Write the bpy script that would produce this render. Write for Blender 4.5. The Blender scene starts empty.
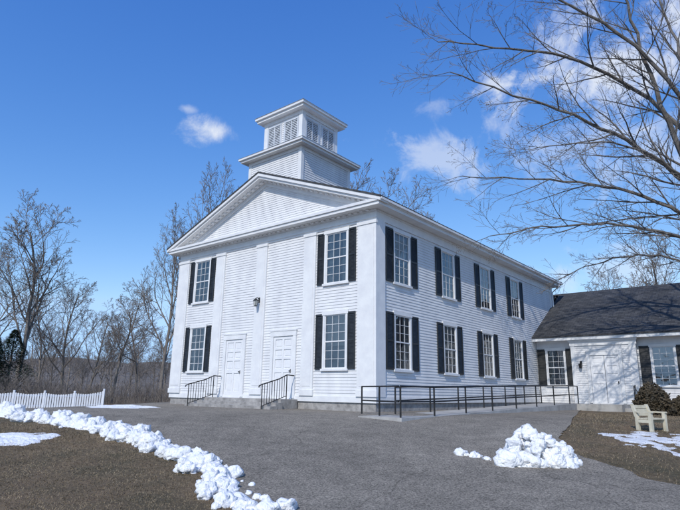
import bpy, bmesh, math, random
from mathutils import Vector, Matrix, noise, geometry
random.seed(7)
sc = bpy.context.scene
COL = sc.collection
rad = math.radians
# ------------------------------------------------------------------ camera
CAM = Vector((11.10, -15.47, 0.61)); HEAD = 39.5; PITCH = 14.1; ROLL = 0.95; FPX = 550.0
RM = (Matrix.Rotation(rad(HEAD), 3, 'Z') @ Matrix.Rotation(rad(90+PITCH), 3, 'X') @ Matrix.Rotation(rad(ROLL), 3, 'Z'))
cd = bpy.data.cameras.new('camera'); cam = bpy.data.objects.new('camera', cd); COL.objects.link(cam)
cam.matrix_world = Matrix.Translation(CAM) @ RM.to_4x4()
cd.sensor_width = 36; cd.lens = FPX/680*36; cd.clip_end = 3000; cd.clip_start = 0.1
sc.camera = cam
sc.view_settings.view_transform = 'Standard'; sc.view_settings.look = 'None'; sc.view_settings.exposure = 0
HX, HY = -math.sin(rad(HEAD)), math.cos(rad(HEAD)); RX, RY = HY, -HX
def cf(R, F): return (CAM.x + HX*F + RX*R, CAM.y + HY*F + RY*R)
def RF(x, y):
    dx, dy = x-CAM.x, y-CAM.y
    return dx*RX+dy*RY, dx*HX+dy*HY
def ss(a, b, x):
    t = max(0, min(1, (x-a)/(b-a))); return t*t*(3-2*t)
def gz(x, y):
    R, F = RF(x, y)
    z = -1.0 + ss(5, 18, F)
    z -= .5*ss(8.5, 14, -R)*ss(14, 24, F)
    z -= 1.2*ss(42, 90, F)
    z += .025*noise.noise(Vector((x*.35, y*.35, 0)))
    return z
def ray(px, py): return (RM @ Vector(((px-340)/FPX, (255-py)/FPX, -1))).normalized()
def G(px, py):
    d = ray(px, py); t = 1.0
    while t < 400:
        p = CAM + d*t
        if p.z < gz(p.x, p.y): break
        t += .05
    return (p.x, p.y)
def pxF(px, py, F):
    d = ray(px, py); k = F/(d.x*HX+d.y*HY); return CAM + d*k
# ------------------------------------------------------------------ materials
def newmat(name):
    m = bpy.data.materials.new(name); m.use_nodes = True
    nt = m.node_tree; b = nt.nodes['Principled BSDF']; return m, nt, b
def mat(name, c1, c2=None, scale=3.0, rough=.7, bump=0.0, bscale=40, metal=0, detail=6, coord='Object', lo=.35, hi=.65, stretch=None, bdist=.02):
    m, nt, b = newmat(name); N = nt.nodes; L = nt.links
    b.inputs['Roughness'].default_value = rough; b.inputs['Metallic'].default_value = metal
    tc = N.new('ShaderNodeTexCoord'); mp = N.new('ShaderNodeMapping')
    geo = N.new('ShaderNodeNewGeometry')
    L.new(geo.outputs['Position'] if coord == 'World' else tc.outputs['Object'], mp.inputs[0])
    if stretch: mp.inputs['Scale'].default_value = stretch
    if c2 is None: c2 = c1
    n = N.new('ShaderNodeTexNoise'); n.inputs['Scale'].default_value = scale; n.inputs['Detail'].default_value = detail
    n.inputs['Roughness'].default_value = .65
    L.new(mp.outputs[0], n.inputs['Vector'])
    r = N.new('ShaderNodeValToRGB'); r.color_ramp.elements[0].position = lo; r.color_ramp.elements[1].position = hi
    r.color_ramp.elements[0].color = (*c1, 1); r.color_ramp.elements[1].color = (*c2, 1)
    L.new(n.outputs[0], r.inputs[0]); L.new(r.outputs[0], b.inputs['Base Color'])
    if bump:
        n2 = N.new('ShaderNodeTexNoise'); n2.inputs['Scale'].default_value = bscale; n2.inputs['Detail'].default_value = 5
        L.new(mp.outputs[0], n2.inputs['Vector'])
        bp = N.new('ShaderNodeBump'); bp.inputs['Strength'].default_value = bump; bp.inputs['Distance'].default_value = bdist
        L.new(n2.outputs[0], bp.inputs['Height']); L.new(bp.outputs[0], b.inputs['Normal'])
    return m
M = {}
M['paint'] = mat('white_clapboard_paint', (.65,.65,.66), (.77,.77,.77), 1.6, .6, .12, 25, coord='World', stretch=(1,1,.4))
M['trim'] = mat('white_trim_paint', (.70,.70,.71), (.80,.80,.79), 2.0, .55, .1, 18, coord='World')
M['door'] = mat('white_door_paint', (.74,.74,.75), (.81,.81,.81), 3.0, .45, coord='World')
M['shutter'] = mat('black_shutter_paint', (.012,.014,.016), (.03,.033,.035), 5, .5, coord='World')
M['iron'] = mat('black_iron', (.01,.01,.011), (.03,.03,.03), 9, .5, metal=.3, coord='World')
M['granite'] = mat('granite', (.22,.21,.20), (.42,.40,.38), 4, .85, .5, 30, coord='World')
M['concrete'] = mat('concrete', (.30,.29,.275), (.46,.45,.43), 2, .9, .3, 40, coord='World')
M['louver'] = mat('grey_louver_paint', (.50,.53,.57), (.62,.65,.69), 3, .6, coord='World')
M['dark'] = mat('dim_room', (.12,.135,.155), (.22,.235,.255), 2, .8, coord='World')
M['curtain'] = mat('cream_curtain', (.55,.53,.48), (.70,.68,.64), 3, .9, coord='World', stretch=(1,1,.1))
M['bark'] = mat('grey_bark', (.10,.085,.075), (.25,.22,.19), 5, .9, .5, 25, coord='Object', stretch=(1,1,.3))
M['twig'] = mat('grey_twig', (.115,.095,.08), (.24,.205,.175), 1.5, .9)
M['maple'] = mat('maple_bark', (.085,.075,.068), (.21,.19,.17), 2.5, .9, .4, 20)
M['fartwig'] = mat('distant_twig', (.13,.11,.10), (.22,.19,.17), .05, 1)
M['hill'] = mat('wooded_hill', (.11,.095,.082), (.19,.165,.14), .09, 1, 1, .3, coord='World', bdist=2)
M['snow'] = mat('snow', (.78,.79,.82), (.89,.90,.91), 6, .6, 1.0, 14, coord='World', bdist=.06)
M['oldsnow'] = mat('old_thin_snow', (.52,.53,.55), (.78,.79,.81), 5, .7, 1.0, 12, coord='World', bdist=.05)
M['needle'] = mat('dark_needles', (.012,.03,.014), (.035,.065,.03), 2, .8, coord='World')
M['shrub'] = mat('bronze_shrub_leaves', (.035,.03,.018), (.09,.065,.035), 4, .8, coord='World')
M['blade'] = mat('dead_grass_blades', (.14,.105,.065), (.30,.235,.15), 1.3, .9, coord='World')
M['bench'] = mat('cream_bench_paint', (.50,.45,.33), (.64,.59,.46), 6, .6, coord='World')
M['fence'] = mat('white_fence_paint', (.60,.62,.67), (.74,.76,.80), 5, .6, coord='World')
M['lampglass'] = mat('frosted_lamp_glass', (.45,.45,.42), (.6,.6,.55), 5, .2)
def asphalt():
    m, nt, b = newmat('asphalt'); N = nt.nodes; L = nt.links
    geo = N.new('ShaderNodeNewGeometry'); P = geo.outputs['Position']
    def nz(s, d=6, ro=.6):
        n = N.new('ShaderNodeTexNoise'); n.inputs['Scale'].default_value = s; n.inputs['Detail'].default_value = d
        n.inputs['Roughness'].default_value = ro; L.new(P, n.inputs['Vector']); return n.outputs[0]
    def ramp(src, p0, c0, p1, c1):
        r = N.new('ShaderNodeValToRGB'); r.color_ramp.elements[0].position = p0; r.color_ramp.elements[1].position = p1
        r.color_ramp.elements[0].color = (*c0, 1); r.color_ramp.elements[1].color = (*c1, 1); L.new(src, r.inputs[0]); return r.outputs[0]
    def mix(a, bb, fac, mode='MIX'):
        x = N.new('ShaderNodeMix'); x.data_type = 'RGBA'; x.blend_type = mode
        if isinstance(fac, float): x.inputs[0].default_value = fac
        else: L.new(fac, x.inputs[0])
        L.new(a, x.inputs[6]); L.new(bb, x.inputs[7]); return x.outputs[2]
    base = ramp(nz(.22, 6, .7), .35, (.212,.194,.170), .65, (.295,.270,.235))
    grit = ramp(nz(30, 5, .9), .38, (.25,.25,.25), .64, (1.8,1.77,1.7))
    mid = ramp(nz(2.2, 9, .8), .34, (.74,.74,.74), .68, (1.22,1.21,1.2))
    c = mix(mix(base, grit, 1.0, 'MULTIPLY'), mid, 1.0, 'MULTIPLY')
    v = N.new('ShaderNodeTexVoronoi'); v.feature = 'DISTANCE_TO_EDGE'; v.inputs['Scale'].default_value = .23
    dn = N.new('ShaderNodeTexNoise'); dn.inputs['Scale'].default_value = 1.2; L.new(P, dn.inputs['Vector'])
    add = N.new('ShaderNodeVectorMath'); add.operation = 'ADD'; L.new(P, add.inputs[0]); L.new(dn.outputs['Color'], add.inputs[1])
    L.new(add.outputs[0], v.inputs['Vector'])
    crack = ramp(v.outputs['Distance'], .001, (.66,.66,.66), .005, (1,1,1))
    c = mix(c, crack, 1.0, 'MULTIPLY')
    sp = ramp(nz(17, 3, .95), .64, (0,0,0), .72, (1,1,1))
    lt = N.new('ShaderNodeRGB'); lt.outputs[0].default_value = (.42,.39,.33,1)
    f = N.new('ShaderNodeMath'); f.operation = 'MULTIPLY'; f.inputs[1].default_value = .55; L.new(sp, f.inputs[0])
    c = mix(c, lt.outputs[0], f.outputs[0])
    L.new(c, b.inputs['Base Color']); b.inputs['Roughness'].default_value = .95; b.inputs['Specular IOR Level'].default_value = .15
    bp = N.new('ShaderNodeBump'); bp.inputs['Strength'].default_value = .9; bp.inputs['Distance'].default_value = .02
    L.new(nz(40, 4, .85), bp.inputs['Height']); L.new(bp.outputs[0], b.inputs['Normal'])
    return m
M['asphalt'] = asphalt()
def lawn():
    m, nt, b = newmat('dormant_lawn'); N = nt.nodes; L = nt.links
    geo = N.new('ShaderNodeNewGeometry'); P = geo.outputs['Position']
    def nz(s, d=6, ro=.7):
        n = N.new('ShaderNodeTexNoise'); n.inputs['Scale'].default_value = s; n.inputs['Detail'].default_value = d
        n.inputs['Roughness'].default_value = ro; L.new(P, n.inputs['Vector']); return n.outputs[0]
    r = N.new('ShaderNodeValToRGB'); e = r.color_ramp.elements
    e[0].position = .36; e[0].color = (.06,.043,.028,1); e[1].position = .66; e[1].color = (.29,.225,.145,1)
    k = e.new(.5); k.color = (.15,.108,.065,1)
    L.new(nz(14, 10, .9), r.inputs[0])
    r2 = N.new('ShaderNodeValToRGB'); r2.color_ramp.elements[0].position = .35; r2.color_ramp.elements[1].position = .65
    r2.color_ramp.elements[0].color = (.6,.67,.56,1); r2.color_ramp.elements[1].color = (1.35,1.28,1.2,1); L.new(nz(.7, 6), r2.inputs[0])
    x = N.new('ShaderNodeMix'); x.data_type = 'RGBA'; x.blend_type = 'MULTIPLY'; x.inputs[0].default_value = 1
    L.new(r.outputs[0], x.inputs[6]); L.new(r2.outputs[0], x.inputs[7]); L.new(x.outputs[2], b.inputs['Base Color'])
    b.inputs['Roughness'].default_value = 1
    bp = N.new('ShaderNodeBump'); bp.inputs['Strength'].default_value = 1; bp.inputs['Distance'].default_value = .04
    L.new(nz(25, 8, .8), bp.inputs['Height']); L.new(bp.outputs[0], b.inputs['Normal'])
    return m
M['lawn'] = lawn()
def shingles():
    m, nt, b = newmat('dark_shingles'); N = nt.nodes; L = nt.links
    geo = N.new('ShaderNodeNewGeometry')
    br = N.new('ShaderNodeTexBrick'); br.inputs['Scale'].default_value = 1
    br.inputs['Brick Width'].default_value = .3; br.inputs['Row Height'].default_value = .11; br.inputs['Mortar Size'].default_value = .008
    br.inputs['Color1'].default_value = (.050,.052,.055,1); br.inputs['Color2'].default_value = (.085,.086,.09,1); br.inputs['Mortar'].default_value = (.025,.025,.027,1)
    sx = N.new('ShaderNodeSeparateXYZ'); cx = N.new('ShaderNodeCombineXYZ'); L.new(geo.outputs['Position'], sx.inputs[0])
    L.new(sx.outputs[0], cx.inputs[0]); L.new(sx.outputs[2], cx.inputs[1]); L.new(cx.outputs[0], br.inputs['Vector'])
    n = N.new('ShaderNodeTexNoise'); n.inputs['Scale'].default_value = .8; n.inputs['Detail'].default_value = 8; L.new(geo.outputs['Position'], n.inputs['Vector'])
    r = N.new('ShaderNodeValToRGB'); r.color_ramp.elements[0].color = (.6,.6,.6,1); r.color_ramp.elements[1].color = (1.4,1.4,1.4,1); L.new(n.outputs[0], r.inputs[0])
    x = N.new('ShaderNodeMix'); x.data_type = 'RGBA'; x.blend_type = 'MULTIPLY'; x.inputs[0].default_value = 1
    L.new(br.outputs[0], x.inputs[6]); L.new(r.outputs[0], x.inputs[7]); L.new(x.outputs[2], b.inputs['Base Color'])
    b.inputs['Roughness'].default_value = .95; b.inputs['Specular IOR Level'].default_value = .2
    return m
M['shingle'] = shingles()
def glass():
    m, nt, b = newmat('window_glass'); N = nt.nodes; L = nt.links
    out = N['Material Output']; tr = N.new('ShaderNodeBsdfTransparent'); tr.inputs[0].default_value = (.9,.92,.93,1)
    gl = N.new('ShaderNodeBsdfGlossy'); gl.inputs['Roughness'].default_value = .05; gl.inputs[0].default_value = (.95,.95,.95,1)
    fr = N.new('ShaderNodeFresnel'); fr.inputs[0].default_value = 2.3
    mx = N.new('ShaderNodeMixShader'); L.new(fr.outputs[0], mx.inputs[0]); L.new(tr.outputs[0], mx.inputs[1]); L.new(gl.outputs[0], mx.inputs[2])
    n = N.new('ShaderNodeTexNoise'); n.inputs['Scale'].default_value = 2.5; bp = N.new('ShaderNodeBump'); bp.inputs['Strength'].default_value = .25
    bp.inputs['Distance'].default_value = .07
    geo = N.new('ShaderNodeNewGeometry'); L.new(geo.outputs['Position'], n.inputs['Vector'])
    L.new(n.outputs[0], bp.inputs['Height']); L.new(bp.outputs[0], gl.inputs['Normal'])
    L.new(mx.outputs[0], out.inputs[0]); return m
M['glass'] = glass()
# ------------------------------------------------------------------ mesh builder
class MB:
    def __init__(s): s.v = []; s.f = []
    def quad(s, *p):
        i = len(s.v); s.v += [tuple(q) for q in p]; s.f.append(tuple(range(i, i+len(p))))
    def hexa(s, a):
        i = len(s.v); s.v += [tuple(q) for q in a]
        for f in ((3,2,1,0),(4,5,6,7),(0,1,5,4),(1,2,6,5),(2,3,7,6),(3,0,4,7)): s.f.append(tuple(i+k for k in f))
    def box(s, x0, x1, y0, y1, z0, z1):
        s.hexa([(x0,y0,z0),(x1,y0,z0),(x1,y1,z0),(x0,y1,z0),(x0,y0,z1),(x1,y0,z1),(x1,y1,z1),(x0,y1,z1)])
    def slab(s, x0, z0, x1, z1, th, y0, y1):
        s.hexa([(x0,y0,z0-th),(x1,y0,z1-th),(x1,y1,z1-th),(x0,y1,z0-th),(x0,y0,z0),(x1,y0,z1),(x1,y1,z1),(x0,y1,z0)])
    def tube(s, pts, rads, n=6, cap=True):
        pts = [Vector(p) for p in pts]; base = len(s.v); prev = None
        for i, p in enumerate(pts):
            t = (pts[min(i+1, len(pts)-1)] - pts[max(i-1, 0)])
            if t.length < 1e-9: t = Vector((0,0,1))
            t.normalize()
            if prev is None:
                prev = t.cross(Vector((0,0,1)) if abs(t.z) < .9 else Vector((1,0,0)))
            a = prev - t*prev.dot(t)
            if a.length < 1e-6: a = t.orthogonal()
            a.normalize(); prev = a; b = t.cross(a); r = rads[i] if isinstance(rads, (list, tuple)) else rads
            for k in range(n):
                an = 2*math.pi*k/n; q = p + a*(r*math.cos(an)) + b*(r*math.sin(an)); s.v.append((q.x, q.y, q.z))
        for i in range(len(pts)-1):
            for k in range(n):
                k2 = (k+1) % n
                s.f.append((base+i*n+k, base+i*n+k2, base+(i+1)*n+k2, base+(i+1)*n+k))
        if cap:
            s.f.append(tuple(base+k for k in reversed(range(n)))); e = base+(len(pts)-1)*n; s.f.append(tuple(e+k for k in range(n)))
    def build(s, name, m, parent=None, smooth=False):
        o = wloc(parent) if parent else Vector((0,0,0))
        me = bpy.data.meshes.new(name)
        me.from_pydata([(a-o.x, b-o.y, c-o.z) for a, b, c in s.v] if o.length else s.v, [], s.f)
        me.materials.append(m); me.update()
        if smooth: me.polygons.foreach_set('use_smooth', [True]*len(me.polygons))
        ob = bpy.data.objects.new(name, me); COL.objects.link(ob)
        if parent: ob.parent = parent
        return ob
def wloc(o):
    v = Vector((0,0,0))
    while o: v = v + Vector(o.location); o = o.parent
    return v
def tag(o, label=None, cat=None, group=None, kind=None):
    if label: o['label'] = label
    if cat: o['category'] = cat
    if group: o['group'] = group
    if kind: o['kind'] = kind
    return o
def empty(name, loc, label, cat, group=None):
    o = bpy.data.objects.new(name, None); COL.objects.link(o); o.location = loc; o.empty_display_size = .2
    return tag(o, label, cat, group)
def copy_tree(o, parent=None):
    c = o.copy(); COL.objects.link(c); c.parent = parent
    for ch in list(o.children): copy_tree(ch, c)
    return c
def place(o, parent, loc, rz=0, scale=None):
    o.parent = parent; o.location = Vector(loc) - wloc(parent); o.rotation_euler = (0,0,rz)
    if scale: o.scale = scale
    return o
def clap(mb, origin, d, n, z0, z1, interval, holes=(), exp=.11):
    o = Vector(origin); d = Vector(d); n = Vector(n)
    k = max(1, round((z1-z0)/exp)); h = (z1-z0)/k
    for i in range(k):
        zb, zt = z0+i*h, z0+(i+1)*h; zm = (zb+zt)/2
        a0, b0 = interval(zb); a1, b1 = interval(zt)
        segs = [(a0, b0, a1, b1)]
        for (s0, s1, h0, h1) in holes:
            if h0 < zm < h1:
                new = []
                for (p, q, pt, qt) in segs:
                    if s1 <= p or s0 >= q: new.append((p, q, pt, qt)); continue
                    if s0 > p: new.append((p, s0, pt, s0))
                    if s1 < q: new.append((s1, q, s1, qt))
                segs = new
        for (p, q, pt, qt) in segs:
            def P(s, z, off): r = o + d*s + n*off; return (r.x, r.y, z)
            mb.quad(P(p,zb,.022), P(q,zb,.022), P(qt,zt,.005), P(pt,zt,.005))
            mb.quad(P(p,zb,.005), P(q,zb,.005), P(q,zb,.022), P(p,zb,.022))
# ------------------------------------------------------------------ ground
def axis():
    a = [-1500,-1000,-700,-450,-300,-200,-150,-120,-100,-80,-70]
    x = -60.0
    while x <= 60: a.append(x); x += .6
    return a + [70,80,100,120,150,200,300,450,700,1000,1500]
A = axis(); nA = len(A); g = MB()
for y in A:
    for x in A: g.v.append((x, y, gz(x, y)))
for j in range(nA-1):
    for i in range(nA-1): g.f.append((j*nA+i, j*nA+i+1, (j+1)*nA+i+1, (j+1)*nA+i))
tag(g.build('ground', M['lawn'], smooth=True), kind='structure')
def poly_sheet(pts, step, off):
    def pin(x, y):
        c = False; n = len(pts)
        for i in range(n):
            x1, y1 = pts[i]; x2, y2 = pts[(i+1) % n]
            if (y1 > y) != (y2 > y) and x < (x2-x1)*(y-y1)/(y2-y1)+x1: c = not c
        return c
    dense = []
    for i in range(len(pts)):
        a, b = Vector(pts[i]), Vector(pts[(i+1) % len(pts)]); k = max(1, int((b-a).length/step))
        for j in range(k): dense.append(a.lerp(b, j/k))
    nb = len(dense); vs = list(dense)
    xs = [p[0] for p in pts]; ys = [p[1] for p in pts]; x = min(xs)
    while x < max(xs):
        y = min(ys)
        while y < max(ys):
            if pin(x, y): vs.append(Vector((x, y)))
            y += step
        x += step
    r = geometry.delaunay_2d_cdt(vs, [], [list(range(nb))], 1, 1e-4)
    mb = MB(); mb.v = [(v.x, v.y, gz(v.x, v.y)+off) for v in r[0]]; mb.f = [tuple(f) for f in r[2]]
    return mb, pin
def smooth_poly(pts, sub=5, jit=.0):
    out = []; n = len(pts)
    for i in range(n-1):
        p0, p1, p2, p3 = [Vector(pts[max(0, min(n-1, i+k))]) for k in (-1,0,1,2)]
        for j in range(sub):
            t = j/sub
            q = .5*((2*p1)+(p2-p0)*t+(2*p0-5*p1+4*p2-p3)*t*t+(3*p1-p0-3*p2+p3)*t**3)
            if jit: q = q + Vector((random.uniform(-jit, jit), random.uniform(-jit, jit)))
            out.append((q.x, q.y))
    out.append(tuple(pts[-1])); return out
bank_px = [(250,518),(234,498),(211,474),(189,459),(150,443),(120,434),(70,425),(40,420),(0,413)]
bank = [G(*p) for p in bank_px]
near_end = cf(-1.30, 6.6)
left_edge = smooth_poly([cf(-1.2,3), near_end] + bank + [cf(-24,26)], 8, .03)
right_edge = smooth_poly([(5.4,14.6), G(588,409), G(572,421), G(560,437), G(576,455), G(625,470), G(680,487), cf(9,6.5), cf(12,3)], 8, .04)
asph_poly = left_edge + [cf(-24,30), cf(-12,31), (-11,6), (-.6,6), (-.6,14.6)] + right_edge
road, in_road = poly_sheet(asph_poly, .6, .02)
tag(road.build('driveway', M['asphalt'], smooth=True), kind='structure')
# hills
hb = MB(); cols = 160; rows = 16
def hillz(x, y, R, F):
    H = 19 + 9*noise.noise(Vector((R*.008, .3, 0))) + 4*noise.noise(Vector((R*.03, .9, F*.01)))
    return -3 + H*ss(160, 400, F) + 1.2*noise.noise(Vector((x*.07, y*.07, 0)))
for j in range(rows):
    F = 150 + 300*j/(rows-1)
    for i in range(cols):
        R = -520 + 1040*i/(cols-1); x, y = cf(R, F)
        hb.v.append((x, y, hillz(x, y, R, F)))
for j in range(rows-1):
    for i in range(cols-1): hb.f.append((j*cols+i, j*cols+i+1, (j+1)*cols+i+1, (j+1)*cols+i))
tag(hb.build('hills', M['hill'], smooth=True), kind='structure')
# ------------------------------------------------------------------ CHURCH
W = 11.76; Ln = 18.4; cx0 = -W/2; K = .386; ZR = 9.9
church = empty('church', (cx0, Ln/2, 0), 'two storey white clapboard church with pediment, black shutters and square louvered cupola', 'church')
def zl(x): return ZR - K*abs(x-cx0)
WW, WH = 1.0, 1.95
def make_window(curt):
    m = MB(); w = WW/2
    for x0, x1 in ((-w-.09,-w),(w,w+.09)): m.box(x0, x1, -.055, .02, 0, WH)
    m.box(-w-.12, w+.12, -.07, .02, WH, WH+.13); m.box(-w-.13, w+.13, -.10, .02, -.08, 0)
    m.box(-w-.02, -w+.001, .021, .2, 0, WH); m.box(w-.001, w+.02, .021, .2, 0, WH)
    win = m.build('window', M['trim'])
    s = MB()
    s.box(-w, -w+.04, -.03, .01, .0, WH); s.box(w-.04, w, -.03, .01, .0, WH)
    for z in (0, WH-.04): s.box(-w+.04, w-.04, -.028, .008, z, z+.04)
    s.box(-w+.04, w-.04, -.034, .009, WH/2-.022, WH/2+.022)
    for k in (1,2): x = -w+.05+(WW-.1)*k/3; s.box(x-.0065, x+.0065, -.02, .002, .04, WH-.04)
    for hb_ in (0, 1):
        z0 = .05 if hb_ == 0 else WH/2+.03; z1 = WH/2-.03 if hb_ == 0 else WH-.05
        for k in (1,2): z = z0+(z1-z0)*k/3; s.box(-w+.04, w-.04, -.018, .001, z-.0065, z+.0065)
    so = s.build('sash', M['trim']); so.parent = win
    p = MB(); p.quad((-w+.02,-.008,.02),(w-.02,-.008,.02),(w-.02,-.008,WH-.02),(-w+.02,-.008,WH-.02))
    po = p.build('pane', M['glass']); po.parent = win
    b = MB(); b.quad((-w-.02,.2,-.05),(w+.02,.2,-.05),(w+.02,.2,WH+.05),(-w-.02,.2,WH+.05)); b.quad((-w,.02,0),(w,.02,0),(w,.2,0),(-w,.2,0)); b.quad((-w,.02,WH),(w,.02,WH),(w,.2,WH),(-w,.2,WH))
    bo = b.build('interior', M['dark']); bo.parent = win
    c = MB()
    if curt == 0:
        for a, e in [(-w, -w+.3), (w-.3, w)]:
            nfold = 8
            for i in range(nfold):
                x0 = a+(e-a)*i/nfold; x1 = a+(e-a)*(i+1)/nfold; y0 = .1+.02*(i % 2); y1 = .1+.02*((i+1) % 2)
                c.quad((x0,y0,.02),(x1,y1,.02),(x1,y1,WH),(x0,y0,WH))
    else:
        c.quad((-w,.09,WH*.42),(w,.09,WH*.42),(w,.09,WH),(-w,.09,WH))
    co = c.build('curtain', M['curtain']); co.parent = win
    return win
def make_shutter(sw):
    m = MB(); h = WH+.08; z0 = -.02
    m.box(0, .05, -.065, -.028, z0, z0+h); m.box(sw-.05, sw, -.065, -.028, z0, z0+h)
    for z in (z0, z0+h/2-.04, z0+h-.07): m.box(.05, sw-.05, -.063, -.03, z, z+.07)
    z = z0+.08
    while z < z0+h-.1:
        m.hexa([(.05,-.056,z),(sw-.05,-.056,z),(sw-.05,-.050,z),(.05,-.050,z),(.05,-.040,z+.045),(sw-.05,-.040,z+.045),(sw-.05,-.034,z+.045),(.05,-.034,z+.045)])
        z += .05
    m.quad((.04,-.031,z0+.02),(sw-.04,-.031,z0+.02),(sw-.04,-.031,z0+h-.02),(.04,-.031,z0+h-.02))
    return m.build('shutter', M['shutter'])
wp = [make_window(0), make_window(1)]; used_w = set()
sp = {}
def put_window(parent, x, y, z, facing, sw, scale=None, kind=0):
    rz = 0 if facing == 'front' else math.pi/2
    o = wp[kind]
    if kind in used_w: o = copy_tree(o)
    used_w.add(kind); place(o, parent, (x, y, z), rz, scale)
    sx = scale[0] if scale else 1
    for side in (-1, 1):
        key = round(sw, 2)
        if key not in sp: sp[key] = make_shutter(sw); s = sp[key]
        else:
            s = sp[key].copy(); COL.objects.link(s)
        off = (WW/2+.095)*sx if side > 0 else -(WW/2+.095)*sx-sw*sx
        loc = (x+off, y, z) if facing == 'front' else (x, y+off, z)
        place(s, parent, loc, rz, scale)
ZW = (1.46, 4.60)
fholes = []; sholes = []
for i, u in enumerate((1.80, W-1.80)):
    for j, z in enumerate(ZW):
        put_window(church, -u, 0, z, 'front', .34, kind=(j+1) % 2 if i == 0 else 0)
        fholes.append((W-u-WW/2-.01, W-u+WW/2+.01, z, z+WH))
SW = (1.65, 5.25, 8.9, 12.5)
for i, w in enumerate(SW):
    for j, z in enumerate(ZW):
        put_window(church, 0, w, z, 'side', .48, kind=(i+j*3) % 2)
        sholes.append((w-WW/2-.01, w+WW/2+.01, z, z+WH))
fw = MB(); UD = (4.42, W-4.42)
for u in UD: fholes.append((W-u-.6, W-u+.6, .3, 2.95))
clap(fw, (-W,0,0), (1,0,0), (0,-1,0), .5, 6.72, lambda z: (.0, W), fholes)
fw.build('front_wall', M['paint'], church)
sw_ = MB(); clap(sw_, (0,0,0), (0,1,0), (1,0,0), .5, 6.75, lambda z: (0, Ln), sholes)
sw_.build('side_wall', M['paint'], church)
ow = MB(); clap(ow, (-W,Ln,0), (0,-1,0), (-1,0,0), .5, 7.1, lambda z: (0, Ln)); ow.build('side_wall', M['paint'], church)
bw = MB(); clap(bw, (0,Ln,0), (-1,0,0), (0,1,0), .5, 9.6, lambda z: (max(0,(z-7.3)/K), W-max(0,(z-7.3)/K))); bw.build('rear_wall', M['paint'], church)
ty = MB(); clap(ty, (-W,-.0,0), (1,0,0), (0,-1,0), 7.36, 9.72, lambda z: (max(0, W/2-(ZR-.1-z)/K), min(W, W/2+(ZR-.1-z)/K)), exp=.10)
ty.build('pediment', M['paint'], church)
fo = MB(); fo.box(-W+.01, -.01, .01, Ln-.01, -.8, .3); fo.build('foundation', M['granite'], church)
wt = MB(); wt.box(-W-.05, .05, -.05, .0, .3, .5); wt.box(0, .048, .001, Ln, .302, .498); wt.box(-W-.048, -W, .001, Ln, .302, .498); wt.build('water_table', M['trim'], church)
def pilaster(u0, u1):
    m = MB()
    m.box(-u1, -u0, -.075, 0.0 if u0 > .1 else .05, .502, 6.6); m.box(-u1-.03, -u0+.03, -.105, .0, 6.6, 6.718); m.box(-u1-.03, -u0+.03, -.10, .0, .504, .72)
    m.box(-u1+.1, -u0-.1, -.088, -.074, .85, 6.45)
    m.build('pilaster', M['trim'], church)
pilaster(-.062, .76); pilaster(2.82, 3.44); pilaster(5.58, 6.20); pilaster(W-3.44, W-2.82); pilaster(W-.76, W+.06)
for y0, y1 in ((.052,.50),(Ln-.35,Ln)):
    cb = MB(); cb.box(0, .06, y0, y1, .5, 6.75); cb.build('corner_board', M['trim'], church)
fr = MB()
fr.box(-W-.06, .06, -.05, 0, 6.72, 7.12); fr.box(-W-.08, .08, -.085, -.05, 6.80, 6.87); fr.box(-W-.08, .08, -.11, -.05, 7.04, 7.118)
fr.box(0, .05, .002, Ln, 6.75, 7.118); fr.box(.05, .08, .002, Ln, 7.04, 7.116)
fr.build('frieze', M['trim'], church)
co = MB()
co.box(-W-.47, .47, -.47, -.002, 7.12, 7.24); co.box(-W-.52, .52, -.52, -.003, 7.24, 7.345)
co.box(.0, .468, .0, Ln+.35, 7.122, 7.242); co.box(.0, .518, .0, Ln+.40, 7.242, 7.343)
co.box(-W-.47, -W, .0, Ln+.35, 7.122, 7.242); co.box(-W-.52, -W, .0, Ln+.40, 7.242, 7.343)
co.build('cornice', M['trim'], church)
rk = MB()
for sgn in (-1, 1):
    def S(d0, d1, top, th, y0, y1):
        xa, xb = cx0+sgn*d0, cx0+sgn*d1
        if xa > xb: xa, xb = xb, xa
        rk.slab(xa, zl(xa)-top, xb, zl(xb)-top, th, y0, y1)
    S(0, 6.44, .07, .13, -.54, -.002); S(0, 6.0, .20, .10, -.47, -.003); S(0, 5.75, .30, .22, -.06, -.001)
    S(0, 5.8, .30, .05, -.12, -.061)
rk.build('raking_cornice', M['trim'], church)
x = -W+.1
while x < -.1:
    dn = MB(); dn.box(x, x+.13, -.22, -.111, 7.065, 7.119); dn.build('dentil', M['trim'], church); x += .27
d = .15
while d < 5.7:
    for sgn in (-1, 1):
        xc = cx0+sgn*d; dn = MB(); dn.slab(xc-.06, zl(xc-.06)-.302, xc+.06, zl(xc+.06)-.302, .07, -.26, -.122); dn.build('dentil', M['trim'], church)
    d += .27
rf = MB()
rf.slab(cx0, ZR, cx0+6.46, zl(cx0+6.46), .07, -.56, Ln+.45); rf.slab(cx0-6.46, zl(cx0-6.46), cx0, ZR, .07, -.56, Ln+.45)
rf.build('roof', M['shingle'], church)
gt = MB(); gt.box(.52, .60, -.5, Ln+.4, 7.27, 7.352); gt.build('gutter', M['trim'], church)
dsp = MB(); dsp.tube([(.56,Ln-.2,7.28),(.56,Ln-.2,7.1),(.13,Ln-.2,6.75),(.13,Ln-.2,4.2)], .04, 6); dsp.build('downspout', M['trim'], church)
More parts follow.
